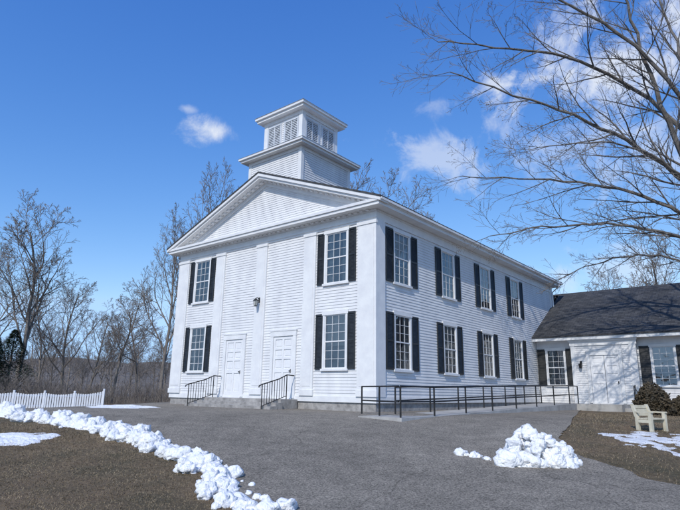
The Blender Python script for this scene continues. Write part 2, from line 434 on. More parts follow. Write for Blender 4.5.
def make_door(w, h, leaves=1, lm='door'):
    f = MB(); hw = w/2
    f.box(-hw-.16, -hw, -.06, .0, 0, h); f.box(hw, hw+.16, -.06, .0, 0, h); f.box(-hw-.17, hw+.17, -.068, .0, h, h+.2); f.box(-hw-.19, hw+.19, -.085, .0, h+.2, h+.24)
    f.box(-hw-.02, hw+.02, -.07, 0, -.04, 0)
    fr_ = f.build('door', M['trim'])
    lw = w/leaves
    for k in range(leaves):
        a = -hw+k*lw; g_ = .012; m = MB(); m.quad((a+g_,0.0,0),(a+lw-g_,0.0,0),(a+lw-g_,0.0,h-.01),(a+g_,0.0,h-.01))
        st = .1
        def rail(z0, z1): m.box(a+st+g_, a+lw-st-g_, -.028, 0, z0, z1)
        m.box(a+g_, a+st+g_, -.03, 0, 0.005, h-.012); m.box(a+lw-st-g_, a+lw-g_, -.03, 0, .005, h-.012)
        zs = [0.005, .22, .95, 1.1, h*.62, h*.62+.1, h-.52, h-.42, h-.12, h-.012]
        for i in range(0, len(zs), 2): rail(zs[i], zs[i+1])
        mid = a+lw/2
        if leaves == 1: 
            for i in range(1, len(zs)-1, 2): m.box(mid-.05, mid+.05, -.027, 0, zs[i], zs[i+1])
        for i in range(1, len(zs)-1, 2):
            for (p, q) in (((a+st+.04, mid-.09), (mid+.09, a+lw-st-.04)) if leaves == 1 else ((a+st+.05, a+lw-st-.05),)):
                m.box(p, q, -.012, 0, zs[i]+.04, zs[i+1]-.04)
        l = m.build('door_leaf', M[lm]); l.parent = fr_
    gp = MB(); gp.quad((-hw,.004,0),(hw,.004,0),(hw,.004,h),(-hw,.004,h)); go = gp.build('door_gap_shade', M['iron']); go.parent = fr_  # black sheet behind the leaves, paints the shade in the door gaps
    h_ = MB(); h_.tube([(hw-.1,-.03,1.0),(hw-.1,-.085,1.0)], .014, 8); h_.tube([(hw-.1,-.085,1.0),(hw-.1,-.115,1.0)], [.03,.02], 10); h_.box(hw-.12, hw-.08, -.036, -.03, .93, 1.07)
    hh = h_.build('handle', M['iron']); hh.parent = fr_
    return fr_
dproto = make_door(1.08, 2.35)
for i, u in enumerate(UD):
    o = dproto if i == 0 else copy_tree(dproto)
    place(o, church, (-u, -.018, .40), 0)
for u in UD:
    fb = MB(); fb.box(-u-.62, -u+.62, -.011, .02, .3, 2.98); fb.build('door_jamb', M['trim'], church)
ln = MB(); lx = -5.89; ls = .72
def lp_(dx, y, z): return (lx+dx*ls, -.09+(y+.09)*ls, 4.25+(z-4.25)*ls)
ln.tube([lp_(0,-.09,4.35),lp_(0,-.25,4.47),lp_(0,-.36,4.40)], .016, 8); ln.box(lx-.045, lx+.045, -.10, -.088, 4.2, 4.42)
for a in (-.085, .085):
    for b in (-.085, .085): ln.tube([lp_(a*.7,-.36+b*.7,3.98),lp_(a,-.36+b,4.27)], .010, 5)
ln.hexa([lp_(-.12,-.48,4.27),lp_(.12,-.48,4.27),lp_(.12,-.24,4.27),lp_(-.12,-.24,4.27),lp_(-.02,-.38,4.41),lp_(.02,-.38,4.41),lp_(.02,-.34,4.41),lp_(-.02,-.34,4.41)])
q0 = lp_(-.07,-.43,3.94); q1 = lp_(.07,-.29,3.98); ln.box(q0[0], q1[0], q0[1], q1[1], q0[2], q1[2])
lo_ = ln.build('lantern', M['iron'], church)
lg = MB(); lg.hexa([lp_(-.05,-.41,3.98),lp_(.05,-.41,3.98),lp_(.05,-.31,3.98),lp_(-.05,-.31,3.98),lp_(-.075,-.435,4.27),lp_(.075,-.435,4.27),lp_(.075,-.285,4.27),lp_(-.075,-.285,4.27)])
lg.build('lamp_glass', M['lampglass'], lo_)
# cupola
cy = 2.04
cu = MB()
def boxclap(mb, h, z0, z1, holes=()):
    for o, d_, n_ in (((cx0-h,cy-h,0),(1,0,0),(0,-1,0)), ((cx0+h,cy-h,0),(0,1,0),(1,0,0)), ((cx0+h,cy+h,0),(-1,0,0),(0,1,0)), ((cx0-h,cy+h,0),(0,-1,0),(-1,0,0))):
        clap(mb, o, d_, n_, z0, z1, lambda z: (0, 2*h), holes, exp=.10)
LH, UH = 1.65, 1.2
boxclap(cu, LH, 8.6, 10.85)
lou = [(.22, 1.08, 11.62, 12.72), (1.32, 2.18, 11.62, 12.72)]
boxclap(cu, UH, 11.3, 12.9, lou)
cupola = cu.build('cupola', M['paint'], church)
ct = MB()
def ring(h, o, z0, z1): ct.box(cx0-h-o, cx0+h+o, cy-h-o, cy+h+o, z0, z1)
for sx in (-1,1):
    for sy in (-1,1):
        for h, z0, z1, bw_ in ((LH, 8.6, 10.85, .14), (UH, 11.3, 12.9, .18)):
            xa = cx0+sx*(h+.04); xb = cx0+sx*(h-bw_); ya = cy+sy*(h+.04); yb = cy+sy*(h-bw_)
            ct.box(min(xa,xb), max(xa,xb), min(ya,ya-sy*.08), max(ya,ya-sy*.08), z0, z1)
            ct.box(min(xa,xa-sx*.08), max(xa,xa-sx*.08), min(yb,ya-sy*.081), max(yb,ya-sy*.081), z0, z1)
ring(LH, .045, 10.85, 11.0); ring(LH, .32, 11.0, 11.1); ring(LH, .40, 11.1, 11.2)
ring(UH, .05, 12.9, 13.08); ring(UH, .3, 13.08, 13.2); ring(UH, .38, 13.2, 13.32)
ring(UH, .06, 11.33, 11.42)
ct.build('cupola_trim', M['trim'], cupola)
cr = MB()
def frus(h0, h1, z0, z1): cr.hexa([(cx0-h0,cy-h0,z0),(cx0+h0,cy-h0,z0),(cx0+h0,cy+h0,z0),(cx0-h0,cy+h0,z0),(cx0-h1,cy-h1,z1),(cx0+h1,cy-h1,z1),(cx0+h1,cy+h1,z1),(cx0-h1,cy+h1,z1)])
frus(LH+.42, UH+.03, 11.2, 11.34); frus(UH+.41, .05, 13.32, 13.62)
cr.build('cupola_roof', M['louver'], cupola)
def make_louver():
    m = MB(); hw = .43; H = 1.1
    m.box(-hw-.03, -hw+.05, -.05, .05, 0, H); m.box(hw-.05, hw+.03, -.05, .05, 0, H); m.box(-hw-.03, hw+.03, -.055, .05, -.06, 0); m.box(-hw-.03, hw+.03, -.055, .05, H, H+.06)
    m.box(-.025, .025, -.045, .04, 0, H)
    z = .01
    while z < H-.06:
        m.hexa([(-hw+.05,-.033,z),(hw-.05,-.033,z),(hw-.05,-.018,z),(-hw+.05,-.018,z),(-hw+.05,.014,z+.082),(hw-.05,.014,z+.082),(hw-.05,.029,z+.082),(-hw+.05,.029,z+.082)])
        z += .085
    m.quad((-hw,.06,-.03),(hw,.06,-.03),(hw,.06,H+.03),(-hw,.06,H+.03))
    return m.build('louver', M['louver'])
lv = make_louver(); first = True
for s in (-.55, .55):
    for (x_, y_, rz) in ((cx0+s, cy-UH, 0), (cx0+UH, cy+s, math.pi/2), (cx0-s, cy+UH, math.pi), (cx0-UH, cy-s, -math.pi/2)):
        o = lv if first else lv.copy()
        if not first: COL.objects.link(o)
        first = False; place(o, cupola, (x_, y_, 11.62), rz)
# ------------------------------------------------------------------ front steps and rails
st = MB()
st.box(-8.15, -3.55, -.92, -.06, -.4, .36); st.box(-8.25, -3.45, -1.27, -.923, -.4, .24); st.box(-8.33, -3.37, -1.62, -1.273, -.4, .12)
so = st.build('front_steps', M['granite']); tag(so, 'granite steps under the two front church doors', 'steps')
def make_rail():
    root = empty('handrail', (0,0,0), 'x', 'handrail', 'iron handrails of the front church steps')
    for y, z0 in ((-.5,.36),(-1.72,0.0)):
        p = MB(); p.tube([(0,y,z0-.02),(0,y,z0+.86)], .02, 6); p.build('post', M['iron'], root)
    t = MB(); t.tube([(0,-.12,1.22),(0,-.5,1.24),(0,-.9,1.08),(0,-1.72,.87),(0,-1.86,.82),(0,-1.88,.76)], .022, 6); t.build('top_rail', M['iron'], root)
    b = MB(); b.tube([(0,-.5,.48),(0,-1.72,.12)], .014, 6); b.build('bottom_rail', M['iron'], root)
    for k in range(1, 10):
        q = MB(); y = -.5-1.22*k/10; q.tube([(0,y,.48-.36*(k/10)),(0,y,1.2-.34*k/10)], .012, 5); q.build('baluster', M['iron'], root)
    return root
r1 = make_rail(); r1.location = (-8.0,0,0); r1['label'] = 'black iron handrail left of the left front church door'
r2 = copy_tree(r1); r2.location = (-3.7,0,0); r2['label'] = 'black iron handrail beside the right front church door'
# ------------------------------------------------------------------ ramp
def rz_(y): return .0 + .30*max(0, min(1, (y+1.0)/12.5))
rp = MB(); ys = [-2.66,-1.0,2,5,8,11.5,12.4]
for a, b in zip(ys[:-1], ys[1:]):
    rp.hexa([(1.3,a,-.7),(2.75,a,-.7),(2.75,b,-.7),(1.3,b,-.7),(1.3,a,rz_(a)),(2.75,a,rz_(a)),(2.75,b,rz_(b)),(1.3,b,rz_(b))])
rp.box(1.3, 4.7, 12.4, 14.84, -.5, .302)
rp.box(4.7, 5.05, 12.9, 14.8, -.5, .15)
tag(rp.build('wheelchair_ramp', M['concrete']), 'long pale concrete access ramp along the right side wall of the church', 'ramp')
rr = empty('ramp_railing', (2.7,4,0), 'long black pipe railing around the concrete access ramp', 'railing')
def railrun(path, posts, hgt=.82):
    for off, nm in ((hgt,'top_rail'),(hgt*.5,'middle_rail')):
        m = MB(); m.tube([(x,y,z+off) for x,y,z in path], .026, 6); m.build(nm, M['iron'], rr)
    for x, y, z in posts:
        m = MB(); m.tube([(x,y,z-.15),(x,y,z+hgt)], .026, 6); m.build('post', M['iron'], rr)
XO = 2.68
op = [(XO, y, rz_(y)) for y in (-2.6,-.8,1.2,3.2,5.3,7.4,9.5,11.6,12.9)]
railrun(op, op)
ip = [(1.38, y, rz_(y)) for y in (-.9,1.2,3.2,5.3,7.4,9.5,11.6)]
railrun(ip, ip)
ep = [(.55,-1.5,.0),(1.6,-2.05,.0),(2.62,-2.6,.0)]
railrun(ep, ep[:2])
# ------------------------------------------------------------------ ANNEX
annex = empty('annex_building', (7,20,0), 'single storey white clapboard wing with dark shingled roof right of the church', 'building')
AY = 15.2; AX = 14.0
ah = []
for x in (1.02, 6.12, 9.6): ah.append((x-.5*.92, x+.5*.92, 1.2, 1.2+WH*.95))
aw = MB(); clap(aw, (.03,AY,0), (1,0,0), (0,-1,0), .3, 3.42, lambda z: (0, AX-.03), [(a-.03, b-.03, c, d_) for a,b,c,d_ in ah] + [(2.1,4.95,0,4)])
clap(aw, (AX,AY,0), (0,1,0), (1,0,0), .3, 6.6, lambda z: (max(0,(z-3.75)/.604), 9.4-max(0,(z-3.75)/.604)))
clap(aw, (AX,AY+9.4,0), (-1,0,0), (0,1,0), .3, 3.5, lambda z: (0, AX+3)); aw.build('wall', M['paint'], annex)
for i, x in enumerate((1.02, 6.12, 9.6)): put_window(annex, x, AY, 1.2, 'front', .48, (.90 if i == 0 else .95, 1, .95), kind=i % 2)
vf = 14.86
vw = MB(); clap(vw, (1.98,vf,0), (1,0,0), (0,-1,0), .3, 3.2, lambda z: (0, 3.02), [(.7,2.4,.3,3.0)]); clap(vw, (5.0,vf,0), (0,1,0), (1,0,0), .3, 3.2, lambda z: (0,.34)); clap(vw, (1.98,AY,0), (0,-1,0), (-1,0,0), .3, 3.2, lambda z: (0,.34))
vw.build('entrance_wall', M['paint'], annex)
at = MB()
at.box(1.94, 2.14, vf-.05, vf, .3, 3.2); at.box(4.72, 5.04, vf-.06, vf, .3, 3.2); at.box(1.90, 5.08, vf-.07, vf+.0, 3.2, 3.42)
at.box(.03, AX+.05, AY-.04, AY, 3.42, 3.6); at.box(.03, AX+.3, AY-.55, AY-.002, 3.55, 3.60)
at.box(.03, AX+.3, AY-.60, AY-.552, 3.50, 3.66); at.box(1.85, 5.13, vf-.16, vf-.0, 3.42, 3.50); at.box(2.66, 4.4, vf-.001, vf+.03, .3, 3.0)
at.build('trim', M['trim'], annex)
adoor = place(make_door(1.36, 2.35, 2), annex, (3.53, vf-.012, .34), 0)
af = MB(); af.box(.05, AX-.02, AY+.02, AY+9.38, -.5, .3); af.box(1.99, 4.99, vf+.01, AY+.02, -.5, .3); af.build('foundation', M['granite'], annex)
ar = MB()
def yslab(y0, z0, y1, z1, th, x0, x1): ar.hexa([(x0,y0,z0-th),(x1,y0,z0-th),(x1,y1,z1-th),(x0,y1,z1-th),(x0,y0,z0),(x1,y0,z0),(x1,y1,z1),(x0,y1,z1)])
yslab(AY-.64, 3.74, 19.9, 6.92, .08, .02, AX+.35); yslab(19.9, 6.92, 25.3, 3.66, .08, -3, AX+.35)
ar.build('roof', M['shingle'], annex)
al = MB(); qx = 2.4; al.box(qx-.05, qx+.05, vf-.04, vf-.022, 2.2, 2.42); al.tube([(qx,vf-.03,2.36),(qx,vf-.14,2.40),(qx,vf-.16,2.3)], .012, 6); al.hexa([(qx-.05,vf-.21,2.05),(qx+.05,vf-.21,2.05),(qx+.05,vf-.11,2.05),(qx-.05,vf-.11,2.05),(qx-.08,vf-.24,2.28),(qx+.08,vf-.24,2.28),(qx+.08,vf-.08,2.28),(qx-.08,vf-.08,2.28)])
al.build('lantern', M['iron'], annex)
hr = empty('step_railing', (5.0,14.0,0), 'short black iron railing beside the annex entrance steps', 'railing')
m = MB(); m.tube([(4.85,14.7,1.2),(4.95,13.9,1.15),(5.3,12.9,.85)], .024, 6); m.build('top_rail', M['iron'], hr)
for x, y, z in ((4.85,14.65,1.2),(4.95,13.9,1.15),(5.3,12.9,.85)):
    m = MB(); m.tube([(x,y,.0),(x,y,z)], .02, 6); m.build('post', M['iron'], hr)
m = MB(); m.tube([(4.85,14.7,.75),(4.95,13.9,.7),(5.3,12.9,.42)], .016, 6); m.build('middle_rail', M['iron'], hr)
# ------------------------------------------------------------------ trees
def grow(tm, bm, rng, p, d, L, r, lvl, mx, P):
    nseg = (9, 7, 5, 4, 3, 3)[lvl]; pts = [p.copy()]; rr_ = [r]; dirs = [d.copy()]
    tip = (.30 if lvl == 0 else .25)
    for i in range(nseg):
        w = P['wob']*(.5 if lvl == 0 else 1)
        d = (d + Vector((rng.uniform(-w,w), rng.uniform(-w,w), rng.uniform(-w,w))) + Vector((0,0,P['up'][lvl]))).normalized()
        p = p + d*(L/nseg); pts.append(p.copy()); dirs.append(d.copy()); rr_.append(max(P['rmin'], r*(1-(1-tip)*(i+1)/nseg)))
    (tm if lvl == 0 else bm).tube(pts, rr_, (9, 6, 4, 3, 3, 3)[lvl], cap=False)
    if lvl >= mx: return
    n = P['n'][lvl]; s0 = P['start'][lvl]; az = rng.uniform(0, 6.28)
    for k in range(n):
        t = s0 + (1-s0)*(k+rng.uniform(.1,.9))/n; fi = t*nseg; i = min(nseg-1, int(fi)); q = pts[i].lerp(pts[i+1], fi-i); dd = dirs[i+1]
        az += 2.4 + rng.uniform(-.5,.5); a = dd.orthogonal().normalized(); b = dd.cross(a)
        ang = rad(rng.uniform(*P['ang'][lvl])); cd_ = dd*math.cos(ang) + (a*math.cos(az)+b*math.sin(az))*math.sin(ang)
        cl = L*P['ratio'][lvl]*(1.15-.7*(t-s0)/(1-s0+1e-6))*rng.uniform(.75,1.2)
        cr_ = max(P['rmin'], (rr_[i]*.62 if lvl else rr_[i]*.55))
        grow(tm, bm, rng, q, cd_.normalized(), cl, cr_, lvl+1, mx, P)
def tree_proto(seed, H, r, P, mx=4):
    rng = random.Random(seed); tm, bm = MB(), MB()
    grow(tm, bm, rng, Vector((0,0,-.3)), Vector((rng.uniform(-.05,.05), rng.uniform(-.05,.05), 1)), H*.92, r, 0, mx, P)
    return tm, bm
PA = dict(wob=.20, up=(.05,.12,.08,.06,.05), rmin=.011, n=(12,7,6,5), start=(.22,.15,.12,.12), ang=((30,55),(28,50),(28,55),(28,60)), ratio=(.50,.5,.48,.5))
PB = dict(PA, ang=((22,42),(25,45),(25,50),(30,55)), ratio=(.48,.5,.5,.5), up=(.06,.14,.08,.05,.04))
PC = dict(PA, start=(.32,.15,.12,.12), ang=((40,68),(32,58),(30,60),(30,60)), ratio=(.45,.5,.5,.5), up=(.04,.14,.1,.05,.04))
protos = {}
def bare_tree(kind, px, F, H, label, rot, group=None, sxy=1.0):
    if kind not in protos:
        P = {'a': PA, 'b': PB, 'c': PC, 'd': PB}[kind]
        tm, bm = tree_proto({'a':3,'b':11,'c':23,'d':41}[kind], 14, .17, P)
        root = empty('bare_tree', (0,0,0), label, 'tree', group)
        tm.build('trunk', M['bark'], root, True); bm.build('branches', M['twig'], root)
        protos[kind] = root; o = root
    else:
        o = copy_tree(protos[kind]); o['label'] = label
        if 'group' in o.keys(): del o['group']
        if group: o['group'] = group
    q = pxF(px, 390, F); s = H/14
    o.location = (q.x, q.y, gz(q.x, q.y)-.05); o.scale = (s*sxy, s*sxy, s); o.rotation_euler = (0,0,rot)
    return o
bare_tree('b', 14, 47, 15.8, 'tall spreading bare tree at the far left edge, biggest of the left trees', .4, sxy=1.15)
bare_tree('a', 62, 58, 12.5, 'bare tree with rounded crown behind the white fence, second from the left', 1.9, sxy=1.1)
bare_tree('c', 112, 56, 11.5, 'bare tree behind the right end of the white fence', 2.2, sxy=1.15)
bare_tree('d', 161, 46, 15.5, 'tall narrow bare tree just left of the church', .3, sxy=.85)
bare_tree('b', 214, 52, 21.5, 'tall bare tree rising behind the left slope of the church roof', 4.1, sxy=.75)
bare_tree('a', 238, 58, 22, 'bare treetop between the left roof slope and the cupola', 1.0, sxy=.65)
bare_tree('c', 390, 56, 23.5, 'bare treetop showing above the church roof right of the cupola', 2.9, sxy=.95)
bare_tree('d', 362, 60, 25, 'bare treetop close against the right side of the cupola', 1.1, sxy=.9)
bare_tree('b', 414, 66, 22, 'faint bare treetop above the middle of the church roof edge', .6, sxy=.75)
bare_tree('c', 138, 68, 12.5, 'smaller bare tree standing farther back left of the church', 5.1, sxy=1.1)
bare_tree('a', 88, 74, 12.5, 'distant bare tree between two nearer ones behind the fence', 3.3, sxy=1.1)
bare_tree('d', 40, 70, 13, 'distant slim bare tree right of the big far left one', 2.2, sxy=1.1)
bare_tree('c', 600, 62, 15, 'bare tree beyond the annex roof, left of two', 1.3)
bare_tree('b', 655, 58, 17, 'bare tree beyond the annex roof, right of two', .2)
bare_tree('a', -34, 50, 15, 'bare tree mostly cut off by the left picture edge', 5.2)
k = 0
for px in (6, 22, 34, 50, 66, 80, 98, 112, 126, 140, 152, 166, 180, 560, 585, 625, 675):
    bare_tree('abcd'[k % 4], px, 100+18*((k*7) % 4), 11+((k*5) % 4), 'small far bare tree in the line of woods on the horizon', k*1.3, 'far bare trees on the horizon', sxy=1.2); k += 1
dw = MB(); rng = random.Random(5)
for i in range(1100):
    F = rng.uniform(140, 420); R = rng.uniform(-.85, .75)*F; x, y = cf(R, F)
    zb = hillz(x, y, R, max(150, F)) - .5; H = rng.uniform(6, 11)*(.8+.5*noise.noise(Vector((R*.05, F*.02, 0)))); lean = rng.uniform(-.6,.6)
    dw.tube([(x,y,zb),(x+lean,y,zb+H)], [.16,.06], 3, cap=False)
    for j in range(9):
        t = rng.uniform(.3,1); a = rng.uniform(0,6.28); l = H*.35*rng.uniform(.6,1.2)*(1.3-t); b0 = (x+lean*t, y, zb+H*t)
        dw.tube([b0, (b0[0]+l*.6*math.cos(a), b0[1]+l*.6*math.sin(a), b0[2]+l*.9)], [.09,.04], 3, cap=False)
tag(dw.build('distant_wood', M['fartwig']), 'brown leafless woodland covering the far hillside', 'woodland', kind='stuff')
# big tree on the right
big = empty('maple_tree', (*cf(17.2,21.5), -.2), 'large bare tree whose boughs reach in from the right edge over the annex', 'tree')
rng = random.Random(99); tm, bm = MB(), MB()
def C3(R, F, z): x, y = cf(R, F); return Vector((x, y, z))
trunk = [C3(17.2,21.5,-.4), C3(17.2,21.5,1), C3(17.1,21.4,3.2), C3(17.0,21.3,5.5), C3(17.0,21.2,8), C3(17.3,21,11), C3(17.1,21,14.5), C3(17.4,21,17.5)]
tm.tube(trunk, [.62,.46,.42,.38,.30,.22,.14,.05], 12)
BP = dict(wob=.13, up=(0,.03,.03,.03,.03,.03), rmin=.0055, n=(0,0,6,4,3), start=(0,0,.12,.15,.2), ang=((0,0),(0,0),(25,50),(25,52),(25,55)), ratio=(0,0,.50,.5,.5))
limbs = [
 ([(728,250,21.3),(690,170,21),(655,90,20.5),(632,20,20),(612,-50,19.5)], .145, 1),
 ([(724,215,21.2),(665,165,20.5),(600,128,20),(530,100,19.5),(450,72,19)], .11, 1),
 ([(726,245,21.3),(670,208,22),(605,186,22.5),(535,180,23),(462,176,23)], .095, .9),
 ([(728,262,21.4),(680,238,21),(620,225,20.8),(555,226,20.4),(490,236,20)], .08, .8),
 ([(730,278,21.4),(690,262,22),(640,255,22.5),(595,264,23),(556,280,23.4)], .055, .6),
 ([(720,150,21.1),(690,80,21.5),(668,20,22),(640,-40,22)], .105, 1),
 ([(722,170,21.1),(650,100,21.6),(580,62,21),(510,48,20.5),(438,42,20)], .105, 1),
 ([(721,160,21),(650,60,20),(570,5,19.5),(500,-25,19)], .10, 1),
 ([(722,200,21),(690,180,20),(640,150,19.5),(590,142,19),(530,150,18.5)], .06, .8),
 ([(728,262,21.3),(790,200,22),(850,150,22)], .14, 1), ([(722,180,21.2),(790,100,23),(840,40,24)], .13, 1), ([(728,262,21.3),(740,200,25),(750,150,28)], .10, 1)]
for lp, r0, lf in limbs:
    P3 = [pxF(*q) for q in lp]; dense = []
    n = len(P3)
    for i in range(n-1):
        p0, p1, p2, p3 = [P3[max(0, min(n-1, i+k_))] for k_ in (-1,0,1,2)]
        for j in range(5):
            t = j/5; q = .5*((2*p1)+(p2-p0)*t+(2*p0-5*p1+4*p2-p3)*t*t+(3*p1-p0-3*p2+p3)*t**3)
            dense.append(q + Vector((rng.uniform(-.06,.06), rng.uniform(-.06,.06), rng.uniform(-.06,.06))))
    dense.append(P3[-1]); m_ = len(dense)
    rads = [r0*(1-.87*i/(m_-1))+.006 for i in range(m_)]
    bm.tube(dense, rads, 7, cap=False); az = rng.uniform(0,6)
    for i in range(3, m_):
        dd = (dense[min(i+1,m_-1)]-dense[i-1]).normalized(); az += 2.4+rng.uniform(-.6,.6)
        a = dd.orthogonal().normalized(); b = dd.cross(a); ang = rad(rng.uniform(22,50))
        c_ = dd*math.cos(ang)+(a*math.cos(az)+b*math.sin(az))*math.sin(ang)
        grow(tm, bm, rng, dense[i].copy(), c_, rng.uniform(1.8,3.8)*(1.15-.45*i/m_)*lf, rads[i]*.45+.005, 2, 5 if i % 3 == 0 and lf > .7 else 4, BP)
tm.build('trunk', M['maple'], big, True); bm.build('branches', M['maple'], big)
def evergreen(px, F, H, Rr, label):
    q = pxF(px, 390, F); z0 = gz(q.x, q.y); root = empty('evergreen_tree', (q.x, q.y, z0), label, 'tree')
    m = MB(); m.tube([(q.x,q.y,z0-.1),(q.x,q.y,z0+H*.95)], [.16,.02], 7); m.build('trunk', M['bark'], root)
    f = MB(); rg = random.Random(px)
    for i in range(9000):
        t = rg.random()**1.3; a = rg.uniform(0,6.28); rr_ = Rr*(1-t)**.75*(.85+.5*noise.noise(Vector((t*6, a*1.3, px)))); k_ = rr_*math.sqrt(rg.uniform(.25,1))
        p = Vector((q.x+k_*math.cos(a), q.y+k_*math.sin(a), z0+.25+t*(H-.25)-.12*k_)); s = rg.uniform(.10,.24)
        u = Vector((math.cos(a), math.sin(a), rg.uniform(-.5,.3)))*s; v = Vector((-math.sin(a), math.cos(a), rg.uniform(-.4,.4)))*s*.3
        f.quad(p-v, p+u, p+v)
    f.build('crown', M['needle'], root)
evergreen(6, 44, 5.6, 2.7, 'dark dense evergreen at the far left picture edge')
evergreen(-14, 42, 5.2, 2.2, 'low dark evergreen cut by the left picture edge')
def leafy(cx_, cy_, z0, rx, ry, h, n, mt, root, size=.06, seed=1):
    f = MB(); rg = random.Random(seed)
    for i in range(n):
        v = Vector((rg.gauss(0,1), rg.gauss(0,1), abs(rg.gauss(0,1)))).normalized()
        k_ = rg.uniform(.6,1)*(1+.18*noise.noise(v*2.5+Vector((seed,0,0))))
        p = Vector((cx_+v.x*rx*k_, cy_+v.y*ry*k_, z0+v.z*h*k_)); u = Vector((rg.uniform(-1,1), rg.uniform(-1,1), rg.uniform(-1,1))).normalized()*size*rg.uniform(.6,1.4)
        w = u.orthogonal().normalized()*u.length*.5
        f.quad(p-w, p+u, p+w, p-u)
    return f.build('foliage', mt, root)
def shrub(px, F, rx, h, n, label, mt, size=.06, name='shrub'):
    q = pxF(px, 400, F); z0 = gz(q.x, q.y); root = empty(name, (q.x, q.y, z0), label, 'shrub')
    rg = random.Random(px)
    m = MB()
    for i in range(9):
        a = rg.uniform(0,6.28); m.tube([(q.x,q.y,z0-.05),(q.x+math.cos(a)*rx*.5,q.y+math.sin(a)*rx*.5,z0+h*.7)], [.02,.008], 5)
    m.build('stems', M['bark'], root); leafy(q.x, q.y, z0+.05, rx, rx, h, n, mt, root, size, px)
shrub(653, 22.0, .72, 1.15, 5200, 'rounded bronze brown evergreen shrub by the annex wall behind the bench', M['shrub'], .06)
shrub(682, 21.0, .6, .65, 3000, 'low dark shrub cut by the right picture edge beside the bench', M['shrub'], .06)
def brush(px, F, rx, h, n, label):
    q = pxF(px, 400, F); z0 = gz(q.x, q.y); rg = random.Random(px); m = MB()
    for i in range(n):
        a = rg.uniform(0,6.28); k_ = rx*math.sqrt(rg.random()); x, y = q.x+k_*math.cos(a), q.y+k_*.6*math.sin(a); H = h*rg.uniform(.3,1); lx_, ly_ = rg.uniform(-.4,.4)*H, rg.uniform(-.4,.4)*H
        m.tube([(x,y,z0-.3),(x+lx_*.4,y+ly_*.4,z0+H*.5),(x+lx_,y+ly_,z0+H)], [.016,.01,.005], 3, cap=False)
        for j in range(3):
            t = rg.uniform(.3,.9); l = H*.35; m.tube([(x+lx_*t,y+ly_*t,z0+H*t),(x+lx_*t+rg.uniform(-l,l),y+ly_*t+rg.uniform(-l,l),z0+H*t+l)], [.009,.005], 3, cap=False)
    tag(m.build('brush', M['twig']), label, 'shrub')
brush(26, 40, 3.4, 2.0, 300, 'tangled leafless brush behind the left half of the white fence')
brush(66, 44, 3.2, 1.6, 240, 'low leafless brush behind the middle of the white fence')
brush(108, 46, 3.4, 1.6, 240, 'low leafless brush behind the right end of the white fence')
brush(152, 42, 2.2, 1.7, 180, 'low leafless brush close to the left corner of the church')
# ------------------------------------------------------------------ fence
fa, fb_ = Vector(cf(-18.8,27.6)), Vector(cf(-12.1,29.4)); fl = (fb_-fa).length; fd = (fb_-fa).normalized(); fn = Vector((-fd.y, fd.x))
fence = empty('picket_fence', (fa.x, fa.y, gz(fa.x, fa.y)), 'low white picket fence across the far end of the parking area', 'fence')
def fp(s, o=0): q = fa+fd*s+fn*o; return q
npost = 6
for i in range(npost):
    s = fl*i/(npost-1); q = fp(s); z = gz(q.x, q.y); m = MB(); m.tube([(q.x,q.y,z-.2),(q.x,q.y,z+.97)], .06, 4); m.tube([(q.x,q.y,z+.97),(q.x,q.y,z+1.0)], [.075,.05], 4); m.build('post', M['fence'], fence)
for h in (.25, .74):
    m = MB(); pts = []
    for i in range(13): q = fp(fl*i/12, .03); pts.append((q.x, q.y, gz(q.x, q.y)+h))
    m.tube(pts, .035, 4); m.build('rail', M['fence'], fence)
s = .1
while s < fl:
    t = (s/(fl/(npost-1))) % 1; q = fp(s, -.03); z = gz(q.x, q.y); h = .90-.07*math.sin(math.pi*t); a = fd*.042; m = MB()
    m.quad((q.x-a.x,q.y-a.y,z+.06),(q.x+a.x,q.y+a.y,z+.06),(q.x+a.x,q.y+a.y,z+h-.02),(q.x,q.y,z+h),(q.x-a.x,q.y-a.y,z+h-.02)); m.build('picket', M['fence'], fence); s += .115
# ------------------------------------------------------------------ snow
def chunk(mb, c, r, seed, flat=.75, sub=3):
    b = bmesh.new(); bmesh.ops.create_icosphere(b, subdivisions=sub, radius=1); base = len(mb.v); off = Vector((seed*3.1, seed*1.7, 0))
    for v in b.verts:
        p = v.co; k_ = 1+.5*noise.noise(p*1.3+off)+.32*noise.noise(p*3.1+off)+.2*noise.noise(p*6.5+off)
        q = Vector((p.x*k_, p.y*k_, p.z*k_*flat))*r
        mb.v.append((c[0]+q.x, c[1]+q.y, c[2]+q.z))
    for f in b.faces: mb.f.append(tuple(base+v.index for v in f.verts))
    b.free()
rg = random.Random(12)
sb = MB(); path = smooth_poly([near_end] + bank + [cf(-19,25.6)], 26)
SN = 9
for i, (x, y) in enumerate(path):
    t = Vector(path[min(i+1,len(path)-1)])-Vector(path[max(i-1,0)]); t.normalize(); nn = Vector((-t.y, t.x))
    R, F = RF(x, y); wd = .12+.12*noise.noise(Vector((i*.17, 3, 0)))+.010*F
    hh = (.02+.004*F)*max(0, 1+2.2*noise.noise(Vector((i*.21, 0, 5)))); br_ = noise.noise(Vector((i*.12, 7, 2)))
    drop = .09*max(0, br_-.05)/.3 if F < 16 else 0
    for j in range(SN):
        u = -1+2*j/(SN-1); q = Vector((x, y))+nn*(u*wd + .10*noise.noise(Vector((i*.3, j, 9)))); e = (1-u*u)
        sb.v.append((q.x, q.y, gz(q.x, q.y)-.02-drop+hh*e*(1+.9*noise.noise(Vector((q.x*4, q.y*4, 1))))+.05*e))
for i in range(len(path)-1):
    for j in range(SN-1): sb.f.append((i*SN+j, i*SN+j+1, (i+1)*SN+j+1, (i+1)*SN+j))
